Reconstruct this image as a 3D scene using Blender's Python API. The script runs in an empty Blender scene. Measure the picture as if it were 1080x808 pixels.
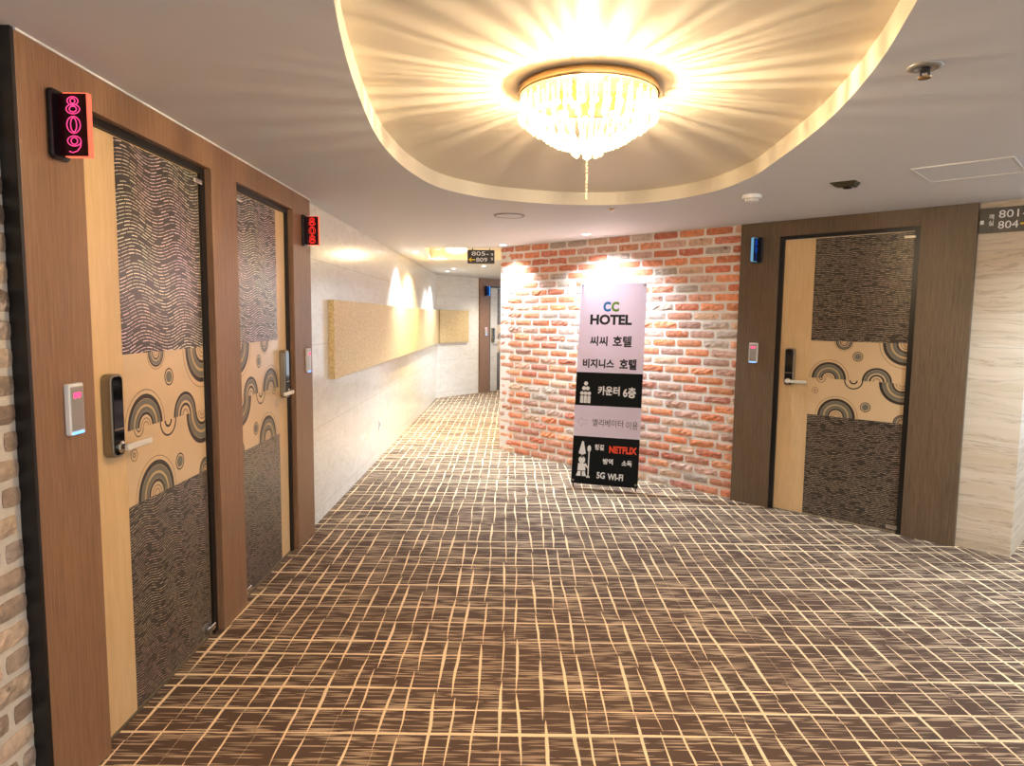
import bpy, bmesh, math, random
from mathutils import Matrix, Vector
PI = math.pi
S = bpy.context.scene
COL = S.collection
H = 2.268            # ceiling height
R2 = 2 ** .5
rnd = random.Random(7)

# ------------------------------------------------------------------ helpers
def tag(o, label=None, cat=None, group=None, kind=None):
    if label: o['label'] = label
    if cat: o['category'] = cat
    if group: o['group'] = group
    if kind: o['kind'] = kind
    return o

def empty(name, M=None, loc=None, **k):
    o = bpy.data.objects.new(name, None)
    o.empty_display_size = .1
    COL.objects.link(o)
    if M is not None: o.matrix_world = M
    if loc is not None: o.location = loc
    return tag(o, **k)

def obj(name, bm, mats, parent=None, M=None, smooth=False, bevel=0, **k):
    me = bpy.data.meshes.new(name)
    bmesh.ops.recalc_face_normals(bm, faces=bm.faces)
    bm.to_mesh(me); bm.free()
    if not isinstance(mats, (list, tuple)): mats = [mats]
    for m in mats: me.materials.append(m)
    if smooth:
        for p in me.polygons: p.use_smooth = True
    o = bpy.data.objects.new(name, me)
    COL.objects.link(o)
    if M is not None: o.matrix_world = M
    if parent is not None:
        o.parent = parent
    if bevel:
        b = o.modifiers.new('bevel', 'BEVEL'); b.width = bevel; b.segments = 3; b.limit_method = 'ANGLE'
    return tag(o, **k)

def box(bm, x0, x1, y0, y1, z0, z1, mi=0):
    vs = [bm.verts.new((x, y, z)) for z in (z0, z1) for y in (y0, y1) for x in (x0, x1)]
    for f in ((0, 2, 3, 1), (4, 5, 7, 6), (0, 1, 5, 4), (2, 6, 7, 3), (0, 4, 6, 2), (1, 3, 7, 5)):
        fc = bm.faces.new([vs[i] for i in f]); fc.material_index = mi

def B(*a):
    bm = bmesh.new()
    for b in a: box(bm, *b)
    return bm

def prism(bm, pts, z0, z1, mi=0):
    lo = [bm.verts.new((x, y, z0)) for x, y in pts]; hi = [bm.verts.new((x, y, z1)) for x, y in pts]
    n = len(pts)
    for f in [bm.faces.new(lo[::-1]), bm.faces.new(hi)] + [bm.faces.new((lo[i], lo[(i + 1) % n], hi[(i + 1) % n], hi[i])) for i in range(n)]:
        f.material_index = mi

def rrect(x0, x1, y0, y1, r, n=5):
    pts = []
    for cx, cy, a in ((x1 - r, y1 - r, 0), (x0 + r, y1 - r, 90), (x0 + r, y0 + r, 180), (x1 - r, y0 + r, 270)):
        for i in range(n + 1):
            t = math.radians(a + 90 * i / n); pts.append((cx + r * math.cos(t), cy + r * math.sin(t)))
    return pts

def lathe(bm, prof, seg=32, cx=0, cy=0, mi=0):
    """profile of (r, z) turned about z"""
    rings = []
    for r, z in prof:
        if r < 1e-6: rings.append([bm.verts.new((cx, cy, z))])
        else: rings.append([bm.verts.new((cx + r * math.cos(2 * PI * i / seg), cy + r * math.sin(2 * PI * i / seg), z)) for i in range(seg)])
    for a, b in zip(rings, rings[1:]):
        for i in range(seg):
            j = (i + 1) % seg
            q = [a[i % len(a)], a[j % len(a)], b[j % len(b)], b[i % len(b)]]
            u = []
            for v in q:
                if v not in u: u.append(v)
            if len(u) > 2: bm.faces.new(u).material_index = mi

def tube(bm, pts, r, seg=8, closed=False):
    pts = [Vector(p) for p in pts]; n = len(pts); rings = []
    up = Vector((0, 0, 1))
    for i, p in enumerate(pts):
        if closed: d = pts[(i + 1) % n] - pts[i - 1]
        else: d = pts[min(i + 1, n - 1)] - pts[max(i - 1, 0)]
        d.normalize()
        a = d.cross(up)
        if a.length < .05: a = d.cross(Vector((1, 0, 0)))
        a.normalize(); b = d.cross(a)
        rings.append([bm.verts.new(p + r * (math.cos(2 * PI * k / seg) * a + math.sin(2 * PI * k / seg) * b)) for k in range(seg)])
    for i in range(n if closed else n - 1):
        A, Bq = rings[i], rings[(i + 1) % n]
        for k in range(seg): bm.faces.new((A[k], A[(k + 1) % seg], Bq[(k + 1) % seg], Bq[k]))
    if not closed:
        bm.faces.new(rings[0][::-1]); bm.faces.new(rings[-1])

def basis(o, u, n):
    """matrix with local x = u (to the viewer's right), local y = up, local z = n (out of the wall)"""
    u = Vector(u).normalized(); n = Vector(n).normalized(); v = n.cross(u)
    return Matrix(((u.x, v.x, n.x, o[0]), (u.y, v.y, n.y, o[1]), (u.z, v.z, n.z, o[2]), (0, 0, 0, 1)))

def text_mesh(s, w=None, h=None, cx=0, cy=0, z=0, weight=0.0, depth=.0004, space=1.0):
    cu = bpy.data.curves.new('lettering', 'FONT'); cu.body = s; cu.size = 1
    cu.offset = weight; cu.extrude = .001; cu.resolution_u = 3; cu.space_character = space
    o = bpy.data.objects.new('lettering', cu); COL.objects.link(o)
    bpy.context.view_layer.update()
    dg = bpy.context.evaluated_depsgraph_get()
    me = bpy.data.meshes.new_from_object(o.evaluated_get(dg))
    bpy.data.objects.remove(o)
    bm = bmesh.new(); bm.from_mesh(me); bpy.data.meshes.remove(me)
    xs = [v.co.x for v in bm.verts]; ys = [v.co.y for v in bm.verts]
    x0, x1, y0, y1 = min(xs), max(xs), min(ys), max(ys)
    sx = w / (x1 - x0) if w else None; sy = h / (y1 - y0) if h else None
    sx = sx or sy; sy = sy or sx
    for v in bm.verts:
        v.co = Vector(((v.co.x - (x0 + x1) / 2) * sx + cx, (v.co.y - (y0 + y1) / 2) * sy + cy, z + (depth if v.co.z > 0 else 0)))
    return bm

def merge(bm, other):
    me = bpy.data.meshes.new('tmp'); other.to_mesh(me); other.free(); bm.from_mesh(me); bpy.data.meshes.remove(me)

# ------------------------------------------------------------------ node helper
class NT:
    def __init__(s, name):
        s.m = bpy.data.materials.new(name); s.m.use_nodes = True
        s.t = s.m.node_tree; s.t.nodes.clear()
        s.out = s.t.nodes.new('ShaderNodeOutputMaterial')
    def n(s, typ, ins=None, out=0, **props):
        nd = s.t.nodes.new('ShaderNode' + typ)
        for k, v in props.items(): setattr(nd, k, v)
        for k, v in (ins or {}).items(): s.set(nd.inputs[k], v)
        nd_out = nd.outputs[out]
        return nd_out
    def set(s, sock, v):
        if isinstance(v, bpy.types.NodeSocket): s.t.links.new(v, sock)
        elif isinstance(v, (tuple, list)) and len(v) == 3 and sock.type == 'RGBA': sock.default_value = (*v, 1)
        else: sock.default_value = v
    def M(s, op, a, b=None, c=None, clamp=False):
        ins = {0: a}
        if b is not None: ins[1] = b
        if c is not None: ins[2] = c
        return s.n('Math', ins, operation=op, use_clamp=clamp)
    def xyz(s, v):
        nd = s.t.nodes.new('ShaderNodeSeparateXYZ'); s.t.links.new(v, nd.inputs[0]); return nd.outputs[0], nd.outputs[1], nd.outputs[2]
    def comb(s, x=0.0, y=0.0, z=0.0): return s.n('CombineXYZ', {0: x, 1: y, 2: z})
    def co(s): 
        nd = s.t.nodes.new('ShaderNodeTexCoord'); return nd.outputs['Object']
    def noise(s, v, scale=5.0, detail=2.0, rough=.5): return s.n('TexNoise', {'Vector': v, 'Scale': scale, 'Detail': detail, 'Roughness': rough})
    def rand(s, x, y=0.0, z=0.0): return s.n('TexWhiteNoise', {'Vector': s.comb(x, y, z)}, noise_dimensions='3D')
    def mix(s, f, a, b):
        nd = s.t.nodes.new('ShaderNodeMix'); nd.data_type = 'RGBA'
        s.set(nd.inputs[0], f); s.set(nd.inputs[6], a); s.set(nd.inputs[7], b); return nd.outputs[2]
    def ss(s, x, lo, hi, a=0.0, b=1.0):
        return s.n('MapRange', {0: x, 1: lo, 2: hi, 3: a, 4: b}, interpolation_type='SMOOTHSTEP')
    def bsdf(s, color, rough=.5, metal=0.0, bump=None, bstr=.3, bdist=.01, **k):
        ins = {'Base Color': color, 'Roughness': rough, 'Metallic': metal}
        for kk, v in k.items(): ins[kk.replace('_', ' ')] = v
        if bump is not None: ins['Normal'] = s.n('Bump', {'Height': bump, 'Strength': bstr, 'Distance': bdist})
        o = s.n('BsdfPrincipled', ins); s.t.links.new(o, s.out.inputs[0]); return s.m

def lin(r, g, b):
    f = lambda c: (c / 255 / 12.92) if c / 255 <= .04045 else ((c / 255 + .055) / 1.055) ** 2.4
    return (f(r), f(g), f(b))

def plain(name, rgb, rough=.5, metal=0.0, noise=0.06, **k):
    t = NT(name); c = lin(*rgb)
    f = t.noise(t.co(), 60.0, 3.0)
    col = t.mix(f, tuple(x * (1 - noise) for x in c), tuple(min(1, x * (1 + noise)) for x in c))
    return t.bsdf(col, rough, metal, **k)

def glow(name, rgb, strength):
    t = NT(name); o = t.n('Emission', {0: (*lin(*rgb), 1), 1: strength}); t.t.links.new(o, t.out.inputs[0]); return t.m

# ------------------------------------------------------------------ materials
def mat_carpet():
    t = NT('patterned carpet'); x, y, z = t.xyz(t.co()); M = t.M
    # strokes running away from the camera (constant x)
    def strokes(a, b, pitch, seglen, wmin, wmax, slant, seed, keep, jit=.5):
        # irregular columns: the nearest of jittered centres
        i = M('FLOOR', M('DIVIDE', a, pitch))
        r1 = t.rand(i, seed)
        ctr = M('MULTIPLY', M('ADD', i, M('MULTIPLY_ADD', r1, jit, .5 - jit / 2)), pitch)
        ph = M('ADD', M('DIVIDE', b, seglen), M('MULTIPLY', t.rand(i, seed + 3.1), 7.0))
        j = M('FLOOR', ph); f = M('SUBTRACT', ph, j)
        r2 = t.rand(i, j, seed + 5.0)
        nd = t.t.nodes.new('ShaderNodeTexWhiteNoise'); nd.noise_dimensions = '3D'
        t.t.links.new(t.comb(i, j, seed + 9.0), nd.inputs[0])
        r3, r4, r5 = t.xyz(nd.outputs[1])
        sl = M('MULTIPLY_ADD', M('SUBTRACT', f, .5), M('MULTIPLY', M('SUBTRACT', r3, .5), 2.2), M('SUBTRACT', r2, .5))
        c3 = M('MULTIPLY_ADD', sl, slant, ctr)
        tap = M('POWER', M('MAXIMUM', M('SINE', M('MULTIPLY', M('POWER', M('MAXIMUM', f, .0001), 1.3), PI)), 0.0), .6)
        w = M('MULTIPLY', tap, M('MULTIPLY_ADD', r4, wmax - wmin, wmin))
        w = M('MULTIPLY', w, M('LESS_THAN', r5, keep))
        best = M('SUBTRACT', M('ABSOLUTE', M('SUBTRACT', a, c3)), w)
        return best
    wx = M('MULTIPLY', M('SUBTRACT', t.noise(t.comb(M('MULTIPLY', x, 6.0), M('MULTIPLY', y, 3.0)), 1.0, 2.0), .5), .022)
    wy = M('MULTIPLY', M('SUBTRACT', t.noise(t.comb(M('MULTIPLY', x, 2.2), M('MULTIPLY', y, 1.5), 4.0), 1.0, 2.0), .5), .018)
    rag = M('MULTIPLY', M('SUBTRACT', t.noise(t.comb(M('MULTIPLY', x, 120.0), M('MULTIPLY', y, 160.0)), 1.0, 2.0), .5), .0035)
    dx = strokes(M('ADD', x, wx), y, .086, .46, .0028, .0070, .013, 1.0, .97, .42)
    dy = strokes(M('ADD', y, wy), x, .158, 1.9, .0055, .009, .007, 40.0, .97, .55)
    d = M('ADD', M('MINIMUM', dx, dy), rag)
    line = t.ss(d, -.0005, .0012, 1.0, 0.0)
    # short fine weft streaks
    def streaks(pitch, length, keep, seed):
        k = M('FLOOR', M('DIVIDE', y, pitch)); f = M('FRACT', M('DIVIDE', y, pitch))
        ph = M('ADD', M('DIVIDE', x, length), M('MULTIPLY', t.rand(k, seed), 9.0))
        j = M('FLOOR', ph); g = M('FRACT', ph)
        on = M('LESS_THAN', t.rand(k, j, seed + 2.0), keep)
        half = M('MULTIPLY', M('SINE', M('MULTIPLY', g, PI)), .33)
        return M('MULTIPLY', on, M('LESS_THAN', M('ABSOLUTE', M('SUBTRACT', f, .5)), half))
    st = M('MAXIMUM', streaks(.0085, .12, .30, 70.0), streaks(.0125, .20, .30, 90.0))
    area = t.ss(t.noise(t.comb(M('MULTIPLY', x, 2.5), M('MULTIPLY', y, 7.0), 2.0), 1.0, 3.0), .36, .62)
    fib = t.noise(t.comb(M('MULTIPLY', x, 90.0), M('MULTIPLY', y, 420.0)), 1.0, 2.0)
    base = t.mix(fib, lin(*CARPET_D), lin(*CARPET_M))
    base = t.mix(M('MULTIPLY', st, M('MULTIPLY_ADD', area, .5, .4)), base, lin(*CARPET_S))
    col = t.mix(line, base, lin(*CARPET_L))
    return t.bsdf(col, .82, 0.0, bump=M('ADD', fib, line), bstr=.25, bdist=.002, Specular_IOR_Level=.25)

def mat_wood(name, a, b, rough=.42, stretch=(90, 2.2, 90)):
    t = NT(name); x, y, z = t.xyz(t.co()); M = t.M
    g = t.noise(t.comb(M('MULTIPLY', x, stretch[0]), M('MULTIPLY', y, stretch[1]), M('MULTIPLY', z, stretch[2])), 1.0, 5.0, .65)
    g2 = t.noise(t.comb(M('MULTIPLY', x, stretch[0] * 4), M('MULTIPLY', y, stretch[1] * 4), M('MULTIPLY', z, stretch[2] * 3)), 1.0, 3.0, .6)
    f = t.ss(M('MULTIPLY_ADD', g2, .5, M('MULTIPLY', g, .5)), .3, .7)
    col = t.mix(f, lin(*a), lin(*b))
    return t.bsdf(col, rough, 0.0, bump=f, bstr=.12, bdist=.001)

def mat_marble(name, a, b, vein, tile=(1.2, .6), z0=.09, rough=.2, rugged=0.0, hd=(.5, 1.0)):
    t = NT(name); x, y, z = t.xyz(t.co()); M = t.M
    h = M('ADD', M('MULTIPLY', x, hd[0]), M('MULTIPLY', y, hd[1]))
    warp = t.noise(t.comb(M('MULTIPLY', h, 1.6), 0.0, M('MULTIPLY', z, 3.5)), 1.0, 5.0, .6)
    q = M('ADD', M('MULTIPLY', z, 9.0 if not rugged else 15.0), M('MULTIPLY', warp, 5.0 if not rugged else 4.0))
    lay = t.noise(t.comb(M('MULTIPLY', h, .7), 3.0, q), 1.0, 4.0, .6)
    v = t.ss(M('ABSOLUTE', M('SUBTRACT', t.noise(t.comb(M('MULTIPLY', h, 2.4), 7.0, M('MULTIPLY', q, 1.6)), 1.0, 4.0, .6), .5)), 0.0, .03, 1.0, 0.0)
    col = t.mix(t.ss(lay, .3, .7), lin(*a), lin(*b))
    col = t.mix(M('MULTIPLY', v, .45 if not rugged else .5), col, lin(*vein))
    fz = M('FRACT', M('DIVIDE', M('SUBTRACT', z, z0), tile[1]))
    row = M('FLOOR', M('DIVIDE', M('SUBTRACT', z, z0), tile[1]))
    fh = M('FRACT', M('ADD', M('DIVIDE', h, tile[0]), M('MULTIPLY', row, .5)))
    seam = M('MAXIMUM', M('LESS_THAN', fz, .0045 / tile[1]), M('LESS_THAN', fh, .004 / tile[0]))
    col = t.mix(M('MULTIPLY', seam, .45), col, lin(150, 140, 125))
    hgt = M('SUBTRACT', M('MULTIPLY', M('ADD', lay, M('MULTIPLY', v, -.5)), rugged), M('MULTIPLY', seam, .6)) if rugged else M('MULTIPLY', seam, -1.0)
    return t.bsdf(col, rough, 0.0, bump=hgt, bstr=.5 if rugged else .3, bdist=.004 if rugged else .001)

def mat_wave(name, amp, lam, pitch, holo=.5, dash=.035, chaos=.0, line=(236, 228, 214), wid=(.06, .10), dk=((34, 28, 24), (66, 56, 48))):
    """dark vinyl sheet with glittering wavy dashes; local x, y in metres"""
    t = NT(name); x, y, z = t.xyz(t.co()); M = t.M
    wob = M('MULTIPLY', M('SUBTRACT', t.noise(t.comb(M('MULTIPLY', x, 5.0), M('MULTIPLY', y, 4.0)), 1.0, 2.0), .5), chaos)
    w = M('ADD', M('MULTIPLY', M('SINE', M('ADD', M('MULTIPLY', x, 2 * PI / lam), M('MULTIPLY', y, 3.0))), amp), wob)
    v = M('DIVIDE', M('ADD', y, w), pitch)
    k = M('FLOOR', v); f = M('FRACT', v)
    ph = M('ADD', M('DIVIDE', x, dash), M('MULTIPLY', t.rand(k, 3.0), 11.0))
    j = M('FLOOR', ph); g = M('FRACT', ph)
    on = M('MULTIPLY', M('LESS_THAN', t.rand(k, j, 5.0), .86), M('LESS_THAN', M('ABSOLUTE', M('SUBTRACT', g, .5)), .43))
    wd = M('MULTIPLY_ADD', t.rand(k, j, 8.0), .0 + wid[1], wid[0])
    ln = M('MULTIPLY', on, M('LESS_THAN', M('ABSOLUTE', M('SUBTRACT', f, .5)), wd))
    fine = t.noise(t.comb(M('MULTIPLY', x, 60.0), M('MULTIPLY', v, 3.0)), 1.0, 2.0)
    dark = t.mix(fine, lin(*dk[0]), lin(*dk[1]))
    hue = t.n('HueSaturation', {'Hue': t.noise(t.comb(M('MULTIPLY', x, 3.0), M('MULTIPLY', y, 2.0), 5.0), 1.0, 1.0), 'Saturation': 1.0, 'Value': 1.0, 'Color': (.9, .35, .2, 1)})
    lc = t.mix(holo, lin(*line), hue)
    db = t.n('BsdfPrincipled', {'Base Color': dark, 'Roughness': .3, 'Coat Weight': .35, 'Coat Roughness': .25})
    br = t.n('BsdfPrincipled', {'Base Color': lc, 'Roughness': .35, 'Metallic': .25})
    ms = t.n('MixShader', {0: ln, 1: db, 2: br}); t.t.links.new(ms, t.out.inputs[0])
    return t.m

def mat_brick(name):
    t = NT(name); M = t.M; P = t.co()
    a = t.n('Attribute', {}, attribute_name='tone')
    g = t.noise(P, 26.0, 4.0, .65); g2 = t.noise(P, 9.0, 3.0, .6)
    col = t.n('HueSaturation', {'Hue': .5, 'Saturation': M('MULTIPLY_ADD', g2, .5, .68), 'Value': M('MULTIPLY_ADD', g, 1.3, .3), 'Color': a})
    wash = M('MULTIPLY', t.ss(g2, .56, .68), t.ss(g, .42, .6))
    col = t.mix(M('MULTIPLY', wash, .6), col, lin(205, 195, 182))
    spot = M('MULTIPLY', t.ss(t.noise(P, 14.0, 5.0, .7), .63, .68), .75)
    col = t.mix(spot, col, lin(74, 58, 50))
    return t.bsdf(col, .85, 0.0, bump=M('ADD', g, t.noise(P, 80.0, 3.0)), bstr=.55, bdist=.006)

def mat_crystal():
    t = NT('cut crystal')
    gl = t.n('BsdfGlossy', {'Color': (1, .97, .9, 1), 'Roughness': .05})
    tr = t.n('BsdfTranslucent', {'Color': (1, .93, .78, 1)})
    tp = t.n('BsdfTransparent', {'Color': (1, .97, .9, 1)})
    a = t.n('MixShader', {0: .35, 1: tr, 2: gl}); b = t.n('MixShader', {0: .22, 1: a, 2: tp})
    t.t.links.new(b, t.out.inputs[0]); return t.m

CARPET_D = (66, 49, 40); CARPET_M = (112, 88, 72); CARPET_S = (206, 178, 146); CARPET_L = (246, 220, 178)
mCarpet = mat_carpet()
mCeil = plain('matt ceiling paint', (214, 215, 219), .7, noise=.02)
mRecess = plain('cream recess paint', (230, 220, 200), .6, noise=.02)
mWood = mat_wood('walnut veneer', (116, 82, 56), (150, 112, 82))
mWoodR = mat_wood('dark walnut veneer', (84, 66, 48), (116, 94, 70))
mBlackWood = plain('blackened steel', (20, 18, 18), .35)
mJamb = plain('black door frame', (16, 15, 15), .3)
mLeaf = mat_wood('pale maple laminate', (206, 170, 120), (220, 186, 138), .38, (30, 2.0, 30))
mSheet = plain('cream printed film', (214, 182, 138), .2, noise=.03, Coat_Weight=.8, Coat_Roughness=.28)
mWaveA = mat_wave('wavy glitter film', .016, .33, .0125, .22, .046, .01)
mWaveB = mat_wave('wavy glitter film fine', .010, .20, .0105, .10, .030, .03, (186, 172, 150))
mWaveR = mat_wave('hatched glitter film', .003, .14, .0125, .05, .034, .012, (188, 170, 144), (.05, .08), ((38, 32, 27), (66, 55, 46)))
mMarble = mat_marble('cream marble', (226, 220, 208), (236, 231, 221), (206, 196, 178), z0=.09)
mTrav = mat_marble('layered travertine', (200, 180, 150), (216, 200, 178), (160, 136, 112), tile=(5, .62), z0=.1, rough=.45, rugged=1.0, hd=(.4, -.15))
mMortar = plain('white mortar', (222, 212, 200), .9, noise=.12, bump=None)
mMortarL = plain('grey mortar', (196, 186, 172), .9, noise=.15)
mBrick = mat_brick('reclaimed brick')
mLever = plain('satin lever metal', (232, 228, 216), .35, .35)
mChrome = plain('brushed chrome', (205, 200, 192), .22, 1.0)
mGlass = plain('black glass', (10, 10, 12), .06)
mLockSide = plain('bronze grey metal', (150, 140, 122), .35, .8)
mWhiteP = plain('white plastic', (226, 224, 220), .35)
mSilver = plain('silver plastic', (176, 172, 166), .3, .6)
mBlackP = plain('black plastic', (14, 12, 16), .3)
mRedDark = plain('dark red acrylic', (46, 6, 14), .12)
mBlueDark = plain('dark blue acrylic', (10, 16, 36), .12)
mRing1 = plain('charcoal print', (52, 44, 38), .3); mRing2 = plain('grey green print', (112, 108, 94), .3)
mRing3 = plain('gold print', (196, 164, 100), .3, .3); mRing4 = plain('brown line print', (130, 96, 66), .3)
mBrass = plain('polished brass', (206, 176, 130), .25, 1.0)
def mat_banner():
    t = NT('white banner vinyl'); a = t.n('BsdfPrincipled', {'Base Color': (*lin(232, 228, 236), 1), 'Roughness': .5}); b = t.n('BsdfTranslucent', {'Color': (*lin(232, 228, 240), 1)})
    m = t.n('MixShader', {0: .62, 1: a, 2: b}); t.t.links.new(m, t.out.inputs[0]); return t.m
mBannerW = mat_banner()
mBannerK = plain('black banner print', (6, 12, 14), .6, noise=.01, Specular_IOR_Level=.2)
mInk = plain('black ink', (14, 20, 28), .5); mPaleInk = plain('white ink', (235, 235, 235), .5)
mBlueInk = plain('blue ink', (0, 140, 225), .5); mGreenInk = plain('green ink', (110, 170, 50), .5)
mRedInk = plain('orange red ink', (235, 70, 30), .5); mYellow = plain('yellow ink', (250, 215, 20), .5)
mSignK = plain('dark bronze sign plate', (44, 38, 32), .35)
mSteel = plain('dark grey steel', (70, 70, 72), .35, .8)
mNeonR = glow('pink red neon', (255, 70, 135), .85); mEdgeR = glow('glowing red edge', (255, 110, 80), .8)
mNeonB = glow('bright blue lit edge', (60, 150, 240), .8); mNeonBd = glow('blue neon', (30, 80, 200), .35); mNeonBe = glow('pale blue lit edge', (130, 190, 220), .35); mNeonO = glow('orange red neon', (255, 50, 40), .8)
mLed = glow('red display digits', (255, 40, 90), 2.5); mLedB = glow('blue indicator', (90, 150, 255), 2.0)
mLampCool = glow('cool lamp face', (235, 245, 255), 9.0); mLampWarm = glow('warm lamp face', (255, 225, 170), 3.0)
mBulb = glow('warm bulb', (255, 205, 130), 12.0)
def mat_relief():
    t = NT('gold flecked stone relief'); P = t.co(); M = t.M
    v = t.n('TexVoronoi', {'Vector': P, 'Scale': 70.0}, out=0)
    g = t.noise(P, 50.0, 4.0, .7)
    f = M('MULTIPLY', g, M('ADD', v, .5))
    col = t.mix(t.ss(f, .25, .7), lin(204, 170, 110), lin(236, 210, 156))
    return t.bsdf(col, .34, 0.15, bump=f, bstr=.8, bdist=.006)
mRelief = mat_relief()
mCrystal = mat_crystal()

# ------------------------------------------------------------------ frames of reference
K = 7.485                                             # brick / right-hand wall stands on x + y = K
def ML(y, z=0, x=-1.36): return basis((x, y, z), (0, 1, 0), (1, 0, 0))
def MR(s, z=0, out=0.0):
    c = (K / 2 + s / R2 - out / R2, K / 2 - s / R2 - out / R2, z)
    return basis(c, (1, -1, 0), (-1, -1, 0))
FD = Vector((.62, .785, 0)).normalized()
def MF(d, z=0, out=0.0):
    n = Vector((FD.y, -FD.x, 0)); c = Vector((-1.4, 12.6, z)) + FD * d + n * out
    return basis(c, FD, n)

# ------------------------------------------------------------------ floor and ceiling
bm = B((-4, 8, -3.2, 17, -.06, 0)); obj('floor', bm, mCarpet, kind='structure', label='brown carpet with a hand drawn beige grid', cat='floor')

def catmull(pts, n=6):
    out = []; L = len(pts)
    for i in range(L):
        p0, p1, p2, p3 = [Vector(pts[(i + k) % L]) for k in (-1, 0, 1, 2)]
        for k in range(n):
            t = k / n
            out.append(.5 * ((2 * p1) + (p2 - p0) * t + (2 * p0 - 5 * p1 + 4 * p2 - p3) * t * t + (3 * p1 - p0 - 3 * p2 + p3) * t ** 3))
    return [tuple(p) for p in out]
oval = catmull([(-.446, 1.749), (-.505, 2.117), (-.55, 2.5), (-.588, 2.95), (-.59, 3.35), (-.55, 3.76), (-.44, 4.18), (-.2, 4.49), (.06, 4.64), (.373, 4.735),
                (.692, 4.712), (.975, 4.543), (1.19, 4.22), (1.275, 3.8), (1.265, 3.4), (1.208, 2.747), (1.1, 2.185), (.96, 1.716), (.78, 1.2), (.5, .86), (.15, .78), (-.17, .95), (-.36, 1.3)])
slot = [(-1.0, 7.72), (-.1, 7.72), (-.1, 9.3), (-1.12, 9.3)]
def ceiling():
    bm = bmesh.new()
    def loop(pts, z):
        vs = [bm.verts.new((x, y, z)) for x, y in pts]
        return vs, [bm.edges.new((vs[i], vs[(i + 1) % len(vs)])) for i in range(len(vs))]
    e = []
    _, a = loop([(-4, -3.2), (8, -3.2), (8, 17), (-4, 17)], H); e += a
    ho, a = loop(oval, H); e += a
    hs, a = loop(slot, H); e += a
    bmesh.ops.triangle_fill(bm, edges=e, use_beauty=True)
    for hv, pts, dz in ((ho, oval, .085), (hs, slot, .12)):
        top = [bm.verts.new((x, y, H + dz)) for x, y in pts]; n = len(pts)
        for i in range(n):
            f = bm.faces.new((hv[i], hv[(i + 1) % n], top[(i + 1) % n], top[i])); f.material_index = 1
        f = bm.faces.new(top); f.material_index = 1
    # outer skin so the ceiling has thickness
    up = [bm.verts.new(p) for p in ((-4, -3.2, H + .3), (8, -3.2, H + .3), (8, 17, H + .3), (-4, 17, H + .3))]
    bm.faces.new(up)
    return bm
o = obj('ceiling', ceiling(), [mCeil, mRecess], kind='structure', label='grey painted ceiling with a rounded lit recess', cat='ceiling')

# ------------------------------------------------------------------ brick walls
def brick_wall(name, M, length, height, palette, mortar, seed, course=.0785, pitch=.25, joint=.022, thick=.16, label=None):
    r = random.Random(seed); bm = bmesh.new()
    tone = bm.loops.layers.float_color.new('tone')
    box(bm, 0, length, 0, height, -thick, -.0045, 1)
    rows = int(math.ceil(height / course))
    for k in range(rows):
        y0 = k * course + joint / 2; y1 = min((k + 1) * course - joint / 2, height)
        x = -pitch * (.5 if k % 2 else 0) - r.uniform(0, .03)
        while x < length:
            w = pitch - joint + r.uniform(-.012, .012)
            a, b = max(x, 0), min(x + w, length)
            x += w + joint
            if b - a < .02 or y1 - y0 < .01: continue
            col = r.choice(palette); f = r.uniform(.8, 1.15); col = tuple(min(1, c * f) for c in lin(*col))
            nx, ny = max(2, int((b - a) / .03)), 3
            dj = r.uniform(0, .004); rough = r.choice((.001, .002, .005))
            g = []
            for j in range(ny + 1):
                row = []
                for i in range(nx + 1):
                    px = a + (b - a) * i / nx; py = y0 + (y1 - y0) * j / ny
                    edge = (i in (0, nx)) or (j in (0, ny)); corner = (i in (0, nx)) and (j in (0, ny))
                    if a > 0 and b < length or not edge or (0 < i < nx): px += r.uniform(-rough, rough)
                    if k < rows - 1: py += r.uniform(-rough, rough)
                    px = min(max(px, 0), length); py = min(max(py, .001), height - .001)
                    if corner:
                        px += .004 * (1 if i == 0 else -1); py += .003 * (1 if j == 0 else -1)
                    row.append(bm.verts.new((px, py, -.003 + dj * .6 + (0 if edge else .0035 + r.uniform(-rough, rough)))))
                g.append(row)
            fs = [bm.faces.new((g[j][i], g[j][i + 1], g[j + 1][i + 1], g[j + 1][i])) for j in range(ny) for i in range(nx)]
            rim = [g[0][i] for i in range(nx + 1)] + [g[j][nx] for j in range(1, ny + 1)] + [g[ny][i] for i in range(nx - 1, -1, -1)] + [g[j][0] for j in range(ny - 1, 0, -1)]
            low = [bm.verts.new((v.co.x, v.co.y, -.012)) for v in rim]
            n = len(rim)
            fs += [bm.faces.new((rim[i], low[i], low[(i + 1) % n], rim[(i + 1) % n])) for i in range(n)]
            for fc in fs:
                for l in fc.loops: l[tone] = (*col, 1)
    return obj(name, bm, [mBrick, mortar], M=M, kind='structure', label=label, cat='wall')

reds = [(212, 118, 78), (216, 128, 84), (204, 110, 76), (208, 134, 98), (204, 154, 126), (214, 168, 134), (190, 166, 148), (222, 144, 96), (200, 124, 98), (194, 144, 122), (222, 134, 80), (204, 160, 140), (214, 120, 70)]
S0, S1 = -5.49, -2.664
brick_wall('wall_back', MR(S0), S1 - S0, H, reds, mMortar, 3, label='red brick wall with white mortar behind the standing banner')
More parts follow.
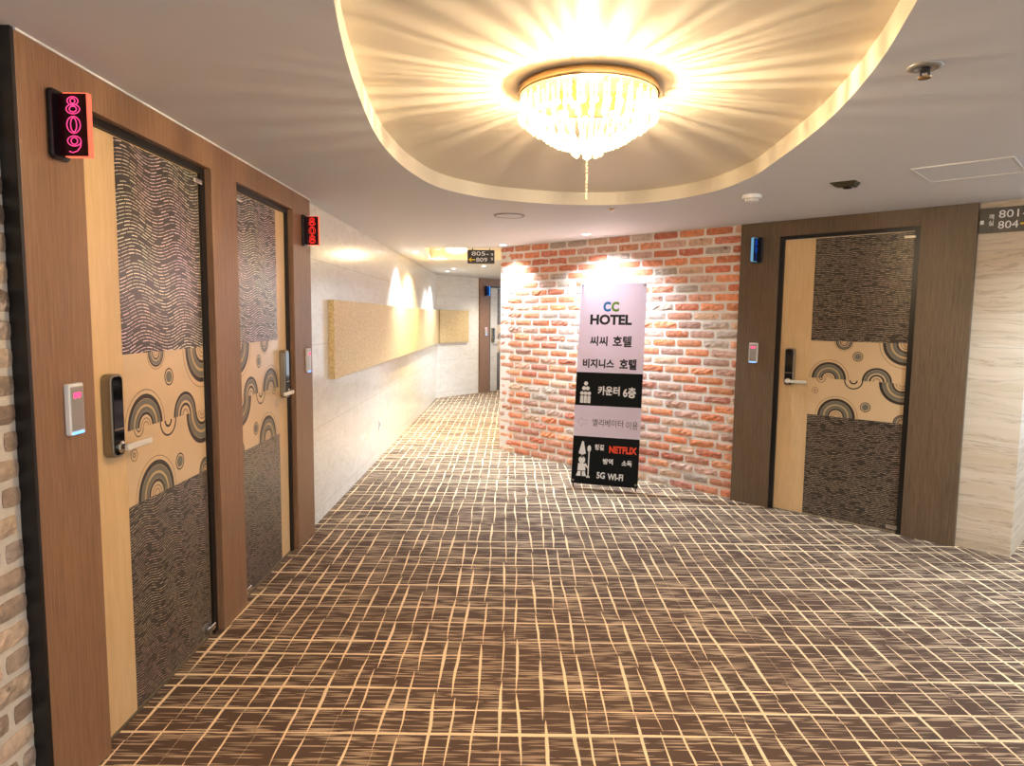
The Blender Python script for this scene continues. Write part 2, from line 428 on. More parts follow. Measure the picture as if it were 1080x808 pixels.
# return of the brick wall into the hidden corridor
c0 = MR(S0).translation
M2 = basis((c0.x + 2.4, c0.y + 2.4, 0), (-1, -1, 0), (-1, 1, 0))
brick_wall('wall_back_return', M2, 2.4 * R2, H, reds, mMortar, 5, label='return of the red brick wall into the far corridor')
greys = [(150, 128, 108), (172, 148, 124), (120, 98, 82), (186, 160, 134), (138, 112, 92), (160, 140, 124)]
brick_wall('wall_left_near', basis((-1.402, -3.2, 0), (0, 1, 0), (1, 0, 0)), 5.114, H, greys, mMortarL, 9, pitch=.22, label='rough grey brown brick wall left of the walnut surround')

# ------------------------------------------------------------------ marble walls
obj('wall_left', B((-1.56, -1.40, 4.62, 12.75, 0, H), (-1.56, -1.495, 1.9, 4.62, 0, H)), mMarble, kind='structure', label='glossy cream marble wall along the left of the corridor', cat='wall')
bm = bmesh.new(); q0 = Vector((-1.4, 12.6, 0)) - FD * .02; q1 = q0 + FD * 4.4; nb = Vector((-FD.y, FD.x, 0)) * .15
prism(bm, [(v.x, v.y) for v in (q0, q1, q1 + nb, q0 + nb)], 0, H)
obj('wall_far', bm, mMarble, kind='structure', label='cream marble wall across the corridor end', cat='wall')
# right pier and its return
bm = bmesh.new()
a = MR(-2.664).translation; b = MR(-.746).translation
d = Vector((1, 1, 0)).normalized()
e = b + d * 3.5; f = e + Vector((1, -1, 0)).normalized() * -.2; 
prism(bm, [(a.x, a.y), (b.x, b.y), (e.x, e.y), (e.x - .14, e.y + .14), (b.x - .14 + .14 * 0, b.y + .14), (a.x + .14, a.y + .14)], 0, H)
obj('wall_right', bm, mTrav, kind='structure', label='beige travertine pier right of the walnut door surround', cat='wall')

# ------------------------------------------------------------------ walnut surrounds (structure trims)
def surround(name, M, w, h, openings, depth, mat, label):
    """w wide; openings = [(x0,x1,ztop)]; local coords, z from -back to 0 (front)"""
    t = empty(name, M, kind='structure', label=label, cat='door surround')
    xs = 0.0
    for x0, x1, top in openings:
        obj('post', B((xs, x0, 0, h, -depth, 0)), mat, t, bevel=.002)
        obj('header', B((x0, x1, top, h, -depth, -.001)), mat, t, bevel=.001)
        xs = x1
    obj('post', B((xs, w, 0, h, -depth, 0)), mat, t, bevel=.002)
    for x0, x1, top in openings:
        j = .044; jt = .028
        jr = bmesh.new()
        fz = -.031 if depth > .1 else -.012; bz = max(-.09, -depth)
        if depth < .1: j = .036
        box(jr, x0, x0 + j, 0, top, bz, fz); box(jr, x1 - j, x1, 0, top, bz, fz); box(jr, x0 + j, x1 - j, top - jt, top, bz, fz)
        obj('door_frame', jr, mJamb, t, label='thin black steel door frame')
    return t
HP = H - .0005
surround('trim_1', ML(1.928), 2.707, HP, [(.284, 1.209, 2.148), (1.490, 2.347, 2.148)], .13, mWood, 'walnut surround holding the two doors on the left')
# dark end return of the left surround
obj('trim_2', B((-1.49, -1.3605, 1.9145, 1.9275, 0, HP)), mBlackWood, kind='structure', label='dark end panel of the left walnut surround', cat='door surround')
surround('trim_3', MR(-2.664, 0, .03), 1.614, HP, [(.32, 1.29, 2.15)], .05, mWoodR, 'dark walnut surround of the right hand door')
surround('trim_4', MF(1.18, 0, .03), 1.7, HP, [(.30, 1.25, 2.12)], .05, mWood, 'walnut surround at the far end of the corridor')

obj('trim_5', B((-1.361, -1.354, 1.928, 4.64, H - .007, H - .0005)), mWhiteP, kind='structure', label='thin white ceiling trim above the left walnut surround', cat='trim')
# ------------------------------------------------------------------ doors
def ring(bm, cx, cy, r0, r1, clip, z, mi, seg=72):
    vs = []
    X0, X1, Y0, Y1 = clip
    def put(a, r):
        x = cx + r * math.cos(a); y = cy + r * math.sin(a)
        return x, y
    for i in range(seg):
        a0, a1 = 2 * PI * i / seg, 2 * PI * (i + 1) / seg
        q = [put(a0, r0), put(a0, r1), put(a1, r1), put(a1, r0)] if r0 > 1e-5 else [(cx, cy), put(a0, r1), put(a1, r1)]
        # Sutherland-Hodgman against the sheet's rectangle
        for ax, lim, sg in ((0, X0, 1), (0, X1, -1), (1, Y0, 1), (1, Y1, -1)):
            o2 = []
            for k in range(len(q)):
                p, s = q[k], q[k - 1]
                ip, is_ = sg * (p[ax] - lim) >= 0, sg * (s[ax] - lim) >= 0
                if ip != is_:
                    tt = (lim - s[ax]) / (p[ax] - s[ax]); o2.append((s[0] + (p[0] - s[0]) * tt, s[1] + (p[1] - s[1]) * tt))
                if ip: o2.append(p)
            q = o2
            if not q: break
        if len(q) > 2:
            c = [bm.verts.new((x, y, z)) for x, y in q]
            try: bm.faces.new(c).material_index = mi
            except ValueError: pass

BIG = [(1.0, .86, 0), (.85, .68, 1), (.67, .635, 2), (.61, .46, 1), (.45, .36, 0), (.27, .24, 3), (.16, .13, 3)]
MID = [(1.0, .86, 0), (.84, .62, 1), (.52, .40, 0), (.26, .2, 3)]
SML = [(1.0, .84, 0), (.66, 0, 1)]
OPN = [(1.0, .88, 0), (.45, .3, 0)]
def rings_for(sheet):
    if sheet == 0:   # upper film, z 1.07..1.35
        return [(.143, 1.07, .125, BIG), (.143, 1.07, .143, [(1, .975, 3)]), (.475, 1.07, .10, MID), (.24, 1.35, .058, MID), (.24, 1.35, .068, [(1, .96, 3)]),
                (.655, 1.35, .155, BIG), (.655, 1.35, .178, [(1, .98, 3)]), (.34, 1.245, .036, SML)]
    return [(.21, .79, .135, BIG), (.21, .79, .153, [(1, .98, 3)]), (.32, 1.07, .066, OPN), (.09, 1.07, .033, OPN), (.64, 1.07, .15, BIG),
            (.05, .975, .024, [(1, .85, 3), (.4, .2, 3)]), (.41, .88, .036, SML), (.655, .79, .06, MID)]

def make_door(name, M, w, h, strip, mirror, waves, label, z=-.042):
    """local x 0..w; lock side at x = 0 unless mirrored"""
    t = empty(name, M, kind='structure', label=label, cat='door')
    mx = (lambda x: w - x) if mirror else (lambda x: x)
    def bx(x0, x1, *r): a, b = sorted((mx(x0), mx(x1))); return (a, b, *r)
    obj('door_leaf', B(bx(0, w, .008, h, z - .035, z)), mLeaf, t, bevel=.002)
    g = .0012
    obj('wave_panel', B(bx(strip, w - .006, 1.352, h - .004, z + .0004, z + g)), waves[0], t)
    obj('wave_panel', B(bx(strip, w - .006, .012, .788, z + .0004, z + g)), waves[1], t)
    pw = w - .006 - strip; sc = pw / .665
    for s, (lo, hi) in enumerate(((1.0702, 1.352), (.788, 1.0698))):
        sheet = obj('printed_panel', B(bx(strip, w - .006, lo, hi, z + .0002, z + .0008)), mSheet, t)
        bm = bmesh.new()
        for cx, cy, r, bands in rings_for(s):
            for o_, i_, mi in bands:
                c = mx(strip + cx * sc)
                ring(bm, c, cy, r * i_, r * o_, bx(strip, w - .006, lo, hi), z + .0012 + .00002 * mi, mi)
        obj('ring_pattern', bm, [mRing1, mRing2, mRing3, mRing4], sheet)
    # smart lock: bronze body, black glass face, keypad window, lever
    lx0, lx1 = sorted((mx(.055), mx(.13))); cx = (lx0 + lx1) / 2
    bm = bmesh.new(); prism(bm, rrect(lx0, lx1, 1.0, 1.29, .022), z, z + .034)
    lock = obj('door_lock', bm, mLockSide, t, bevel=.003)
    bm = bmesh.new(); prism(bm, rrect(lx0 + .008, lx1 - .008, 1.008, 1.282, .017), z + .034, z + .037); obj('lock_face', bm, mGlass, lock, bevel=.001)
    obj('face_band', B((lx0 + .008, lx1 - .008, 1.096, 1.101, z + .0365, z + .0385)), mLockSide, lock)
    bm = bmesh.new(); lathe(bm, [(0, 0), (.021, 0), (.021, .008), (.012, .011), (.010, .03), (0, .03)], 24)
    for v in bm.verts: v.co = Vector((v.co.x + cx, v.co.y + 1.035, v.co.z + z + .036))
    obj('handle_rose', bm, mChrome, lock, smooth=False)
    sgn = -1 if mirror else 1
    a, b = sorted((cx - sgn * .012, cx + sgn * .15))
    bm = bmesh.new(); prism(bm, rrect(a, b, 1.024, 1.046, .008), z + .058, z + .072); obj('handle', bm, mLever, lock, bevel=.003, label='pale satin lever handle')
    # pivot fittings on the hinge side
    for zz, hh in ((h - .05, .022), (.03, .03)):
        a, b = sorted((mx(w - .075), mx(w + .0)))
        obj('pivot_hinge', B((a, b, zz, zz + hh, z + .002, z + .022)), mChrome, t, bevel=.004)
    obj('threshold', B((0, w, 0, .0075, z - .04, z + .006)), mLockSide, t)
    return t
d809 = make_door('door_1', ML(2.258), .834, 2.118, .193, False, (mWaveA, mWaveB), 'patterned door beside the 809 sign, nearest on the left')
d808 = make_door('door_2', ML(3.463), .768, 2.118, .155, True, (mWaveA, mWaveB), 'patterned door before the 808 sign, second on the left')
d803 = make_door('door_3', MR(-2.664, 0, .03) @ Matrix.Translation((.35, 0, 0)), .913, 2.12, .238, False, (mWaveR, mWaveR), 'patterned door on the right beyond the banner', -.03)
d805 = make_door('door_4', MF(1.18, 0, .03) @ Matrix.Translation((.33, 0, 0)), .89, 2.09, .24, False, (mWaveR, mWaveR), 'door at the far end of the corridor', -.03)
# remove leaf behind doors: leaf sits inside the wall niche

# ------------------------------------------------------------------ illuminated number signs
def ell(cx, cy, rx, ry, n=20, a0=0, a1=2 * PI):
    return [(cx + rx * math.cos(a0 + (a1 - a0) * i / n), cy + ry * math.sin(a0 + (a1 - a0) * i / n)) for i in range(n + (0 if a1 - a0 > 6.28 else 1))]
def digit(bm, ch, cx, cy, w, h, r, z):
    T = lambda pts, closed=True: tube(bm, [(x, y, z) for x, y in pts], r, 6, closed)
    if ch == '0': T(ell(cx, cy, w / 2, h / 2)); T(ell(cx, cy, w * .22, h * .42))
    if ch == '8':
        T(ell(cx, cy + h * .25, w * .40, h * .25)); T(ell(cx, cy - h * .23, w * .5, h * .28))
        T(ell(cx, cy + h * .25, w * .18, h * .15)); T(ell(cx, cy - h * .23, w * .26, h * .17))
    if ch in '96':
        f = 1 if ch == '9' else -1
        T(ell(cx, cy + f * h * .2, w * .5, h * .3)); T(ell(cx, cy + f * h * .2, w * .24, h * .2))
        T([(cx + f * w * .5, cy + f * h * .15), (cx + f * w * .44, cy - f * h * .15), (cx + f * w * .2, cy - f * h * .4), (cx - f * w * .15, cy - f * h * .5), (cx - f * w * .4, cy - f * h * .42)], False)
    if ch == '5':
        T([(cx + w * .4, cy + h * .5), (cx - w * .35, cy + h * .5), (cx - w * .4, cy + h * .05), (cx, cy + h * .12), (cx + w * .42, cy - h * .1), (cx + w * .3, cy - h * .42), (cx - w * .1, cy - h * .5), (cx - w * .45, cy - h * .36)], False)
    if ch == '3':
        T([(cx - w * .42, cy + h * .4), (cx, cy + h * .5), (cx + w * .38, cy + h * .3), (cx, cy + h * .04), (cx + w * .45, cy - h * .2), (cx + w * .1, cy - h * .5), (cx - w * .45, cy - h * .38)], False)
def number_sign(M, digits, dark, neon, edge, label, w=.084):
    """M: local origin on the wood, x along the wall, y up, z out of the wall; panel stands out along z"""
    t = empty('room_number_sign', M, label=label, cat='number sign', group='lit room number signs')
    bm = bmesh.new(); prism(bm, rrect(-.042, .042, -.101, .101, .018), 0, .014); obj('mounting_plate', bm, mBlackP, t, bevel=.005)
    p = obj('sign_panel', B((-.010, .010, -.090, .090, .012, .015 + w)), dark, t, bevel=.0015)
    e = bmesh.new()
    box(e, -.0105, .0105, -.090, .090, .015 + w, .018 + w); box(e, -.0105, .0105, .090, .092, .03, .018 + w); box(e, -.0105, .0105, -.092, -.090, .03, .018 + w)
    obj('lit_edge', e, edge, p)
    for side in (-1, 1):
        bm = bmesh.new()
        for i, ch in enumerate(digits):
            digit(bm, ch, 0, .056 - .056 * i, .040, .048, .0015, 0)
        for v in bm.verts:
            # glyph x runs towards the viewer's right on that face
            x, y, z = v.co
            v.co = Vector((side * (.0108) + z, y, .015 + w * .52 + (x if side < 0 else -x)))
        obj('neon_digits', bm, neon, p)
    return t
# face towards the camera is local -x for the left wall, local +x for the right wall
number_sign(ML(2.086, 2.052), '809', mRedDark, mNeonR, mEdgeR, 'pink lit 809 number sign on the nearest walnut post')
number_sign(ML(4.49, 2.045), '808', mRedDark, mNeonO, mEdgeR, 'red lit 808 number sign on the walnut post')
number_sign(MR(-2.515, 2.053, .031), '803', mBlueDark, mNeonBd, mNeonBe, 'blue lit number sign beside the right hand door')
number_sign(MF(1.35, 2.02, .031), '805', mBlueDark, mNeonBd, mNeonB, 'blue lit number sign beside the far corridor door')

# ------------------------------------------------------------------ key card panels
def card_panel(M, label, led=True):
    t = empty('key_card_panel', M, label=label, cat='wall panel', group='room call panels beside the doors')
    bm = bmesh.new(); prism(bm, rrect(-.036, .036, -.08, .08, .008), 0, .016); obj('housing', bm, mWhiteP, t, bevel=.003)
    f = obj('face_plate', B((-.029, .029, -.066, .07, .016, .0185)), mSilver, t, bevel=.001)
    bm = text_mesh('809', w=.036, cx=0, cy=.043, z=.0186, weight=.01); obj('display_digits', bm, mLed, f)
    obj('indicator_strip', B((-.028, .028, -.077, -.071, .016, .0182)), mLedB, t)
    return t
card_panel(ML(2.093, 1.204), 'white call panel below the 809 sign')
card_panel(ML(4.52, 1.204), 'white call panel below the 808 sign')
card_panel(MR(-2.512, 1.24, .031), 'white call panel left of the right hand door')
card_panel(MF(1.36, 1.22, .031), 'white call panel beside the far corridor door')

# ------------------------------------------------------------------ relief panels
obj('relief_panel', B((-1.39995, -1.355, 5.2, 12.56, 1.015, 1.62)), mRelief, bevel=.004, label='long gold textured relief panel on the left marble wall', cat='wall panel')
obj('relief_panel', B((.045, .84, 1.02, 1.63, .001, .045)), mRelief, M=MF(0), bevel=.004, label='short gold textured relief panel on the far wall', cat='wall panel')

# outlet
t = empty('wall_outlet', ML(7.15, .36, -1.40), label='small white wall outlet low on the left marble wall', cat='outlet')
obj('cover_plate', B((-.035, .035, -.06, .06, .0005, .008)), mWhiteP, t, bevel=.002)
obj('socket', B((-.02, .02, -.02, .02, .008, .010)), mSilver, t)

# ------------------------------------------------------------------ direction signs
def way_sign(M, w, rows, arrow, label, mir=1):
    t = empty('direction_sign', M, label=label, cat='direction sign')
    obj('sign_plate', B((0, w, 0, .155, -.012, .004)), mSignK, t, bevel=.001)
    return t
def hangul_col(t, chars, cx, z, s=.032):
    for i, ch in enumerate(chars):
        obj('lettering', text_mesh(ch, h=s, cx=cx, cy=.098 - i * (s + .006), z=z, weight=.01), mPaleInk, t)
def arrow_bm(x0, x1, y, t, hd, z):
    """arrow from x0 to x1 (head at x1)"""
    bm = bmesh.new(); s = 1 if x1 > x0 else -1
    a, b = sorted((x0, x1)); box(bm, a + (t if s < 0 else 0), b - (t if s > 0 else 0), y - t / 2, y + t / 2, z, z + .0006)
    for sy in (1, -1):
        prism(bm, [(x1, y), (x1 - s * hd, y + sy * hd), (x1 - s * hd - s * t * .9, y + sy * hd), (x1 - s * t * 1.4, y)], z, z + .0007)
    return bm
t = way_sign(MR(-1.043, 2.072, .016), .30, None, None, 'dark 801 to 804 direction sign on the travertine pier')
for s_, cy in (('801-', .112), ('804', .045)):
    obj('lettering', text_mesh(s_, h=.047, w=.142 if s_ == '801-' else .105, cx=.172 if s_ == '801-' else .153, cy=cy, z=.0042, weight=.0), mPaleInk, t)
obj('arrow', arrow_bm(.215, .285, .045, .009, .022, .0042), mYellow, t)
hangul_col(t, '객실', .062, .0042); obj('lettering', B((.004, .024, .055, .08, .0042, .005)), mPaleInk, t)
# the far one hangs beside the brick corner
t = empty('direction_sign', basis((-.512, 7.72, 2.098), (1, 0, 0), (0, -1, 0)), label='dark 805 to 809 direction sign hanging by the brick corner', cat='direction sign')
obj('sign_plate', B((0, .30, 0, .15, -.02, .0)), mSignK, t, bevel=.001)
for a in (.05, .24): obj('hanging_rod', B((a, a + .01, .15, .1698, -.012, -.006)), mSteel, t)
obj('lettering', text_mesh('805-', h=.045, w=.19, cx=.14, cy=.11, z=.0004), mPaleInk, t)
obj('lettering', text_mesh('809', h=.045, w=.125, cx=.158, cy=.042, z=.0004), mPaleInk, t)
obj('arrow', arrow_bm(.085, .015, .042, .009, .024, .0004), mYellow, t)
for i, ch in enumerate('객실'): obj('lettering', text_mesh(ch, h=.028, cx=.272, cy=.1 - i * .045, z=.0004, weight=.01), mPaleInk, t)

# ------------------------------------------------------------------ standing banner
def banner():
    p0 = Vector((.538, 6.0, .035)); p1 = Vector((1.10, 5.815, .035))
    u = (p1 - p0).normalized(); back = Vector((-u.y, u.x, 0)); th = math.radians(BAN_T)
    v = back * math.sin(th) + Vector((0, 0, 1)) * math.cos(th); n = u.cross(v)
    M = Matrix(((u.x, v.x, n.x, p0.x), (u.y, v.y, n.y, p0.y), (u.z, v.z, n.z, p0.z), (0, 0, 0, 1)))
    W = (p1 - p0).length; Hh = BAN_H
    t = empty('banner_stand', M, label='tall white and black hotel banner standing before the brick wall', cat='banner')
    X = lambda a: a * W
    Y = lambda b: (1 - b) * Hh
    def sheet(v0, v1, mat, name):
        bm = bmesh.new(); nx, ny = 14, 8; g = {}
        for s in (0, 1):
            for j in range(ny + 1):
                for i in range(nx + 1):
                    g[s, i, j] = bm.verts.new((W * i / nx, Y(v0) + (Y(v1) - Y(v0)) * j / ny, -.0008 * s))
        for j in range(ny):
            for i in range(nx):
                bm.faces.new((g[0, i, j], g[0, i + 1, j], g[0, i + 1, j + 1], g[0, i, j + 1])); bm.faces.new((g[1, i, j], g[1, i, j + 1], g[1, i + 1, j + 1], g[1, i + 1, j]))
        for i in range(nx):
            for j in (0, ny): bm.faces.new((g[0, i, j], g[0, i + 1, j], g[1, i + 1, j], g[1, i, j]))
        for j in range(ny):
            for i in (0, nx): bm.faces.new((g[0, i, j], g[0, i, j + 1], g[1, i, j + 1], g[1, i, j]))
        return obj(name, bm, mat, t)
    sheet(0, .447, mBannerW, 'banner_panel'); k1 = sheet(.447, .612, mBannerK, 'banner_panel'); w2 = sheet(.612, .765, mBannerW, 'banner_panel'); k2 = sheet(.765, 1, mBannerK, 'banner_panel')
    k1['label'] = k2['label'] = 'black printed band'
    def T(s, u0, u1, v, h, mat, wt=.02):
        obj('lettering', text_mesh(s, w=X(u1 - u0), h=h * Hh, cx=X((u0 + u1) / 2), cy=Y(v), z=.0006, weight=wt), mat, t)
    T('C', .36, .475, .118, .05, mBlueInk, .05); T('C', .485, .60, .118, .05, mGreenInk, .05)
    T('HOTEL', .17, .80, .183, .052, mInk, .045)
    T('씨씨', .18, .45, .29, .048, mInk, .03); T('호텔', .53, .81, .29, .055, mInk, .03)
    T('비지니스', .09, .565, .402, .045, mInk, .04); T('호텔', .645, .90, .402, .052, mInk, .04)
    T('카운터', .34, .67, .535, .045, mPaleInk, .03); T('6층', .72, .91, .54, .052, mPaleInk, .03)
    T('엘리베이터', .28, .74, .694, .036, mInk, .0); T('이용', .79, .96, .70, .038, mInk, .0)
    T('청결', .335, .475, .815, .028, mPaleInk, .03); T('NETFLIX', .555, .965, .822, .035, mRedInk, .045)
    T('방역', .47, .62, .882, .028, mPaleInk, .03); T('소독', .75, .90, .885, .028, mPaleInk, .03)
    T('5G', .385, .51, .952, .032, mPaleInk, .03); T('WI-FI', .55, .78, .955, .032, mPaleInk, .03)
    # outline arrow
    bm = bmesh.new(); pts = [(.05, .694), (.12, .672), (.12, .685), (.20, .685), (.20, .703), (.12, .703), (.12, .716)]
    tube(bm, [(X(a), Y(b), .0012) for a, b in pts], .0011, 5, True); obj('arrow', bm, mInk, t)
    # stacked people pictogram
    bm = bmesh.new()
    def disc(a, b, r):
        prism(bm, ell(X(a), Y(b), r, r, 16), .0006, .0012)
    for a in (.10, .155, .21):
        disc(a, .552, .017); prism(bm, [(X(a) - .014, Y(.60)), (X(a) + .014, Y(.60)), (X(a) + .014, Y(.564)), (X(a) - .014, Y(.564))], .0006, .0012)
    for a in (.128, .183): disc(a, .527, .018)
    disc(.155, .503, .018); obj('pictogram', bm, mPaleInk, t)
    # bearded gardener with a shovel
    bm = bmesh.new(); P = lambda pts: prism(bm, [(X(a), Y(b)) for a, b in pts], .0006, .0012)
    P([(.095, .85), (.14, .79), (.165, .79), (.205, .85), (.15, .858)])
    prism(bm, ell(X(.15), Y(.882), .030, .034, 18), .0006, .0012)
    P([(.095, .90), (.205, .90), (.21, .935), (.09, .935)])
    P([(.095, .938), (.14, .938), (.14, .962), (.07, .962)]); P([(.16, .938), (.205, .938), (.225, .962), (.16, .962)])
    P([(.245, .83), (.262, .83), (.262, .965), (.245, .965)]); prism(bm, ell(X(.254), Y(.825), .017, .030, 14), .0006, .0012)
    P([(.205, .895), (.245, .915), (.245, .925), (.205, .91)]); P([(.228, .96), (.28, .96), (.28, .968), (.228, .968)])
    obj('pictogram', bm, mPaleInk, t)
    bm = bmesh.new(); prism(bm, ell(X(.15), Y(.868), .017, .006, 12), .0013, .0016); obj('pictogram_detail', bm, mBannerK, t)
    # eyelets and the crossed poles behind
    for a, b in ((.03, .012), (.97, .012), (.03, .985), (.97, .985)):
        bm = bmesh.new(); lathe(bm, [(.004, 0), (.009, 0), (.009, .002), (.004, .002), (.004, 0)], 16, X(a), Y(b)); obj('eyelet', bm, mChrome, t)
    hub = (W / 2, Hh * .48, -.11)
    for a, b in ((.03, .012), (.97, .012), (.03, .985), (.97, .985)):
        bm = bmesh.new(); e = (X(a), Y(b), -.004)
        mid = tuple((p + q) / 2 + (0, 0, -.012)[i] for i, (p, q) in enumerate(zip(hub, e)))
        tube(bm, [hub, mid, e], .004, 8); obj('pole', bm, mSteel, t, smooth=True)
    bm = bmesh.new(); prism(bm, rrect(W / 2 - .03, W / 2 + .03, Hh * .48 - .03, Hh * .48 + .03, .01), -.125, -.095); obj('hub', bm, mBlackP, t)
    # base feet: from the hub down to the floor behind, and the two bottom corners stand on the carpet
    Mi = M.inverted()
    hw = M @ Vector(hub); fl = hw + back * .34; fl.z = .006
    bm = bmesh.new(); tube(bm, [hub, tuple(Mi @ fl)], .005, 8); obj('leg', bm, mSteel, t, smooth=True)
    for a in (.03, .97):
        top = M @ Vector((X(a), .02, -.004)); ft = top.copy(); ft.z = .004; ft -= back * .0
        bm = bmesh.new(); tube(bm, [tuple(Mi @ top), tuple(Mi @ ft)], .006, 8); obj('foot', bm, mSteel, t, smooth=True)
    return t
BAN_T = 8.0; BAN_H = 1.80
banner()

# ------------------------------------------------------------------ chandelier
CX, CY, CZ = .272, 2.63, H + .085
def chandelier():
    t = empty('chandelier', loc=(CX, CY, CZ), label='round crystal bead chandelier with brass ring in the ceiling recess', cat='chandelier')
    bm = bmesh.new(); lathe(bm, [(0, 0), (.245, 0), (.256, -.004), (.262, -.014), (.258, -.024), (.262, -.033), (.256, -.037), (.242, -.036), (.24, -.01), (0, -.008)], 72)
    obj('brass_ring', bm, mBrass, t, smooth=True)
    def strand(path, r0, last=0, step=None):
        bm = bmesh.new()
        for i, (r, z) in enumerate(path):
            rr = r0 * (1.0 if i % 2 else .82)
            if i == len(path) - 1 and last: rr = last
            m = Matrix.Translation((r, 0, z)) @ Matrix.Diagonal((1, 1, 1.15, 1))
            bmesh.ops.create_icosphere(bm, subdivisions=1, radius=rr, matrix=m)
        return bm
    def tier(n, path, r0, last, off=0.0):
        first = obj('crystal_strand', strand(path, r0, last), mCrystal, t)
        first.rotation_euler.z = off
        for k in range(1, n):
            c = first.copy(); COL.objects.link(c); c.parent = t; c.rotation_euler.z = off + 2 * PI * k / n
    tier(36, [(.25, -.05 - .0125 * i) for i in range(5)] + [(.25, -.117)], .0068, .012)
    tier(30, [(.225 - .006 * i * .3, -.055 - .0125 * i) for i in range(7)] + [(.212, -.147)], .0066, .011, .05)
    # basket: beads curving in to the bottom
    basket = []
    for i in range(15):
        a = i / 14 * PI / 2
        basket.append((.03 + .18 * math.cos(a), -.10 - .118 * math.sin(a)))
    tier(26, basket, .0075, .009, .1)
    tier(8, [(.05, -.2 - .012 * i) for i in range(4)], .0085, .012)
    bm = bmesh.new(); lathe(bm, [(0, -.20), (.022, -.205), (.034, -.222), (.022, -.238), (.012, -.245), (.018, -.252), (0, -.262)], 12); obj('crystal_finial', bm, mCrystal, t)
    # hanging bead chain
    bm = bmesh.new(); z = -.262
    while z > -.405:
        bmesh.ops.create_icosphere(bm, subdivisions=1, radius=.0052, matrix=Matrix.Translation((0, 0, z)) @ Matrix.Diagonal((1, 1, 1.3, 1))); z -= .0135
    obj('bead_chain', bm, mCrystal, t)
    for k in range(5):
        a = 2 * PI * k / 5 + .3
        bm = bmesh.new(); bmesh.ops.create_uvsphere(bm, u_segments=12, v_segments=8, radius=.013, matrix=Matrix.Translation((.10 * math.cos(a), .10 * math.sin(a), -.085)))
        b = obj('bulb', bm, mBulb, t, smooth=True)
        bm = bmesh.new(); lathe(bm, [(0, -.01), (.012, -.01), (.012, -.075), (0, -.075)], 12, .10 * math.cos(a), .10 * math.sin(a)); obj('socket', bm, mBrass, t)
chandelier()

# ------------------------------------------------------------------ ceiling fittings
def downlight(x, y, label, mat, r=.036, z=H):
    t = empty('downlight', loc=(x, y, z), label=label, cat='ceiling light', group='small recessed ceiling lights')
    bm = bmesh.new(); lathe(bm, [(r, -.001), (r + .012, -.001), (r + .010, -.006), (r - .002, -.006), (r, -.001)], 28); obj('trim_ring', bm, mWhiteP, t)
    bm = bmesh.new(); lathe(bm, [(0, -.0015), (r, -.0015), (r, -.004), (0, -.004)], 28); obj('lamp_face', bm, mat, t)
downlight(.66, 6.32, 'bright small ceiling light above the banner', mLampCool)
downlight(-.11, 7.32, 'bright small ceiling light at the brick corner', mLampCool)
downlight(-1.17, 8.25, 'small ceiling light next to the left marble wall', mLampCool)
downlight(-.44, 10.3, 'small ceiling light seen under the hanging direction sign', mLampCool)
downlight(-1.1, 11.6, 'small ceiling light nearest the far wall', mLampCool)
downlight(-1.0, 9.15, 'added small warm light inside the far ceiling recess', mLampWarm, z=H + .12)  # fixture added for the spot that throws a yellow streak on the left wall
downlight(-.95, 11.0, 'added small ceiling light near the left wall, second from the far wall', mLampCool)  # added lamp, placed so its reflection streaks the left marble wall
t = empty('flush_lamp', loc=(-.72, 8.75, H + .12), label='warm flush lamp inside the far ceiling recess', cat='ceiling light')
bm = bmesh.new(); lathe(bm, [(0, 0), (.13, 0), (.14, -.03), (.12, -.07), (.06, -.09), (0, -.095)], 32); obj('diffuser', bm, mLampWarm, t, smooth=True)
bm = bmesh.new(); lathe(bm, [(.13, 0), (.15, 0), (.15, -.025), (.138, -.028), (.13, 0)], 32); obj('rim', bm, mBrass, t)

t = empty('smoke_detector', loc=(1.467, 4.304, H), label='white round smoke detector on the ceiling', cat='smoke detector')
bm = bmesh.new(); lathe(bm, [(0, 0), (.058, 0), (.06, -.006), (.058, -.02), (.05, -.024), (0, -.024)], 32); obj('base', bm, mWhiteP, t)
bm = bmesh.new(); lathe(bm, [(0, -.024), (.03, -.024), (.03, -.034), (0, -.034)], 24)
for k in range(10):
    a = 2 * PI * k / 10; c, s = math.cos(a), math.sin(a)
    prism(bm, [(c * .034 - s * .003, s * .034 + c * .003), (c * .034 + s * .003, s * .034 - c * .003), (c * .042 + s * .003, s * .042 - c * .003), (c * .042 - s * .003, s * .042 + c * .003)], -.036, -.024)
obj('sensor_cage', bm, mWhiteP, t)
bm = bmesh.new(); lathe(bm, [(0, -.036), (.04, -.036), (.034, -.041), (0, -.042)], 24); obj('sensor_cap', bm, mWhiteP, t)

def sprinkler(x, y, label, s=1.0):
    t = empty('ceiling_sprinkler', loc=(x, y, H + .002), label=label, cat='sprinkler')
    bm = bmesh.new(); lathe(bm, [(.022 * s, -.003), (.046 * s, 0), (.05 * s, -.003), (.046 * s, -.007), (.026 * s, -.010), (.022 * s, -.003)], 32); obj('escutcheon', bm, mBrass if s < .8 else mSilver, t, smooth=True)
    bm = bmesh.new(); lathe(bm, [(0, 0), (.012 * s, 0), (.012 * s, -.018 * s), (0, -.018 * s)], 16)
    box(bm, -.014 * s, -.010 * s, -.003 * s, .003 * s, -.034 * s, -.012 * s); box(bm, .010 * s, .014 * s, -.003 * s, .003 * s, -.034 * s, -.012 * s)
    obj('sprinkler_head', bm, mSteel, t)
    bm = bmesh.new(); lathe(bm, [(0, -.033 * s), (.02 * s, -.033 * s), (.018 * s, -.037 * s), (0, -.038 * s)], 16); obj('deflector', bm, mBrass, t)
sprinkler(1.235, 2.141, 'silver sprinkler head in its round plate, nearest on the ceiling')
sprinkler(.683, 4.874, 'tiny dark sprinkler just beyond the ceiling recess', .45)
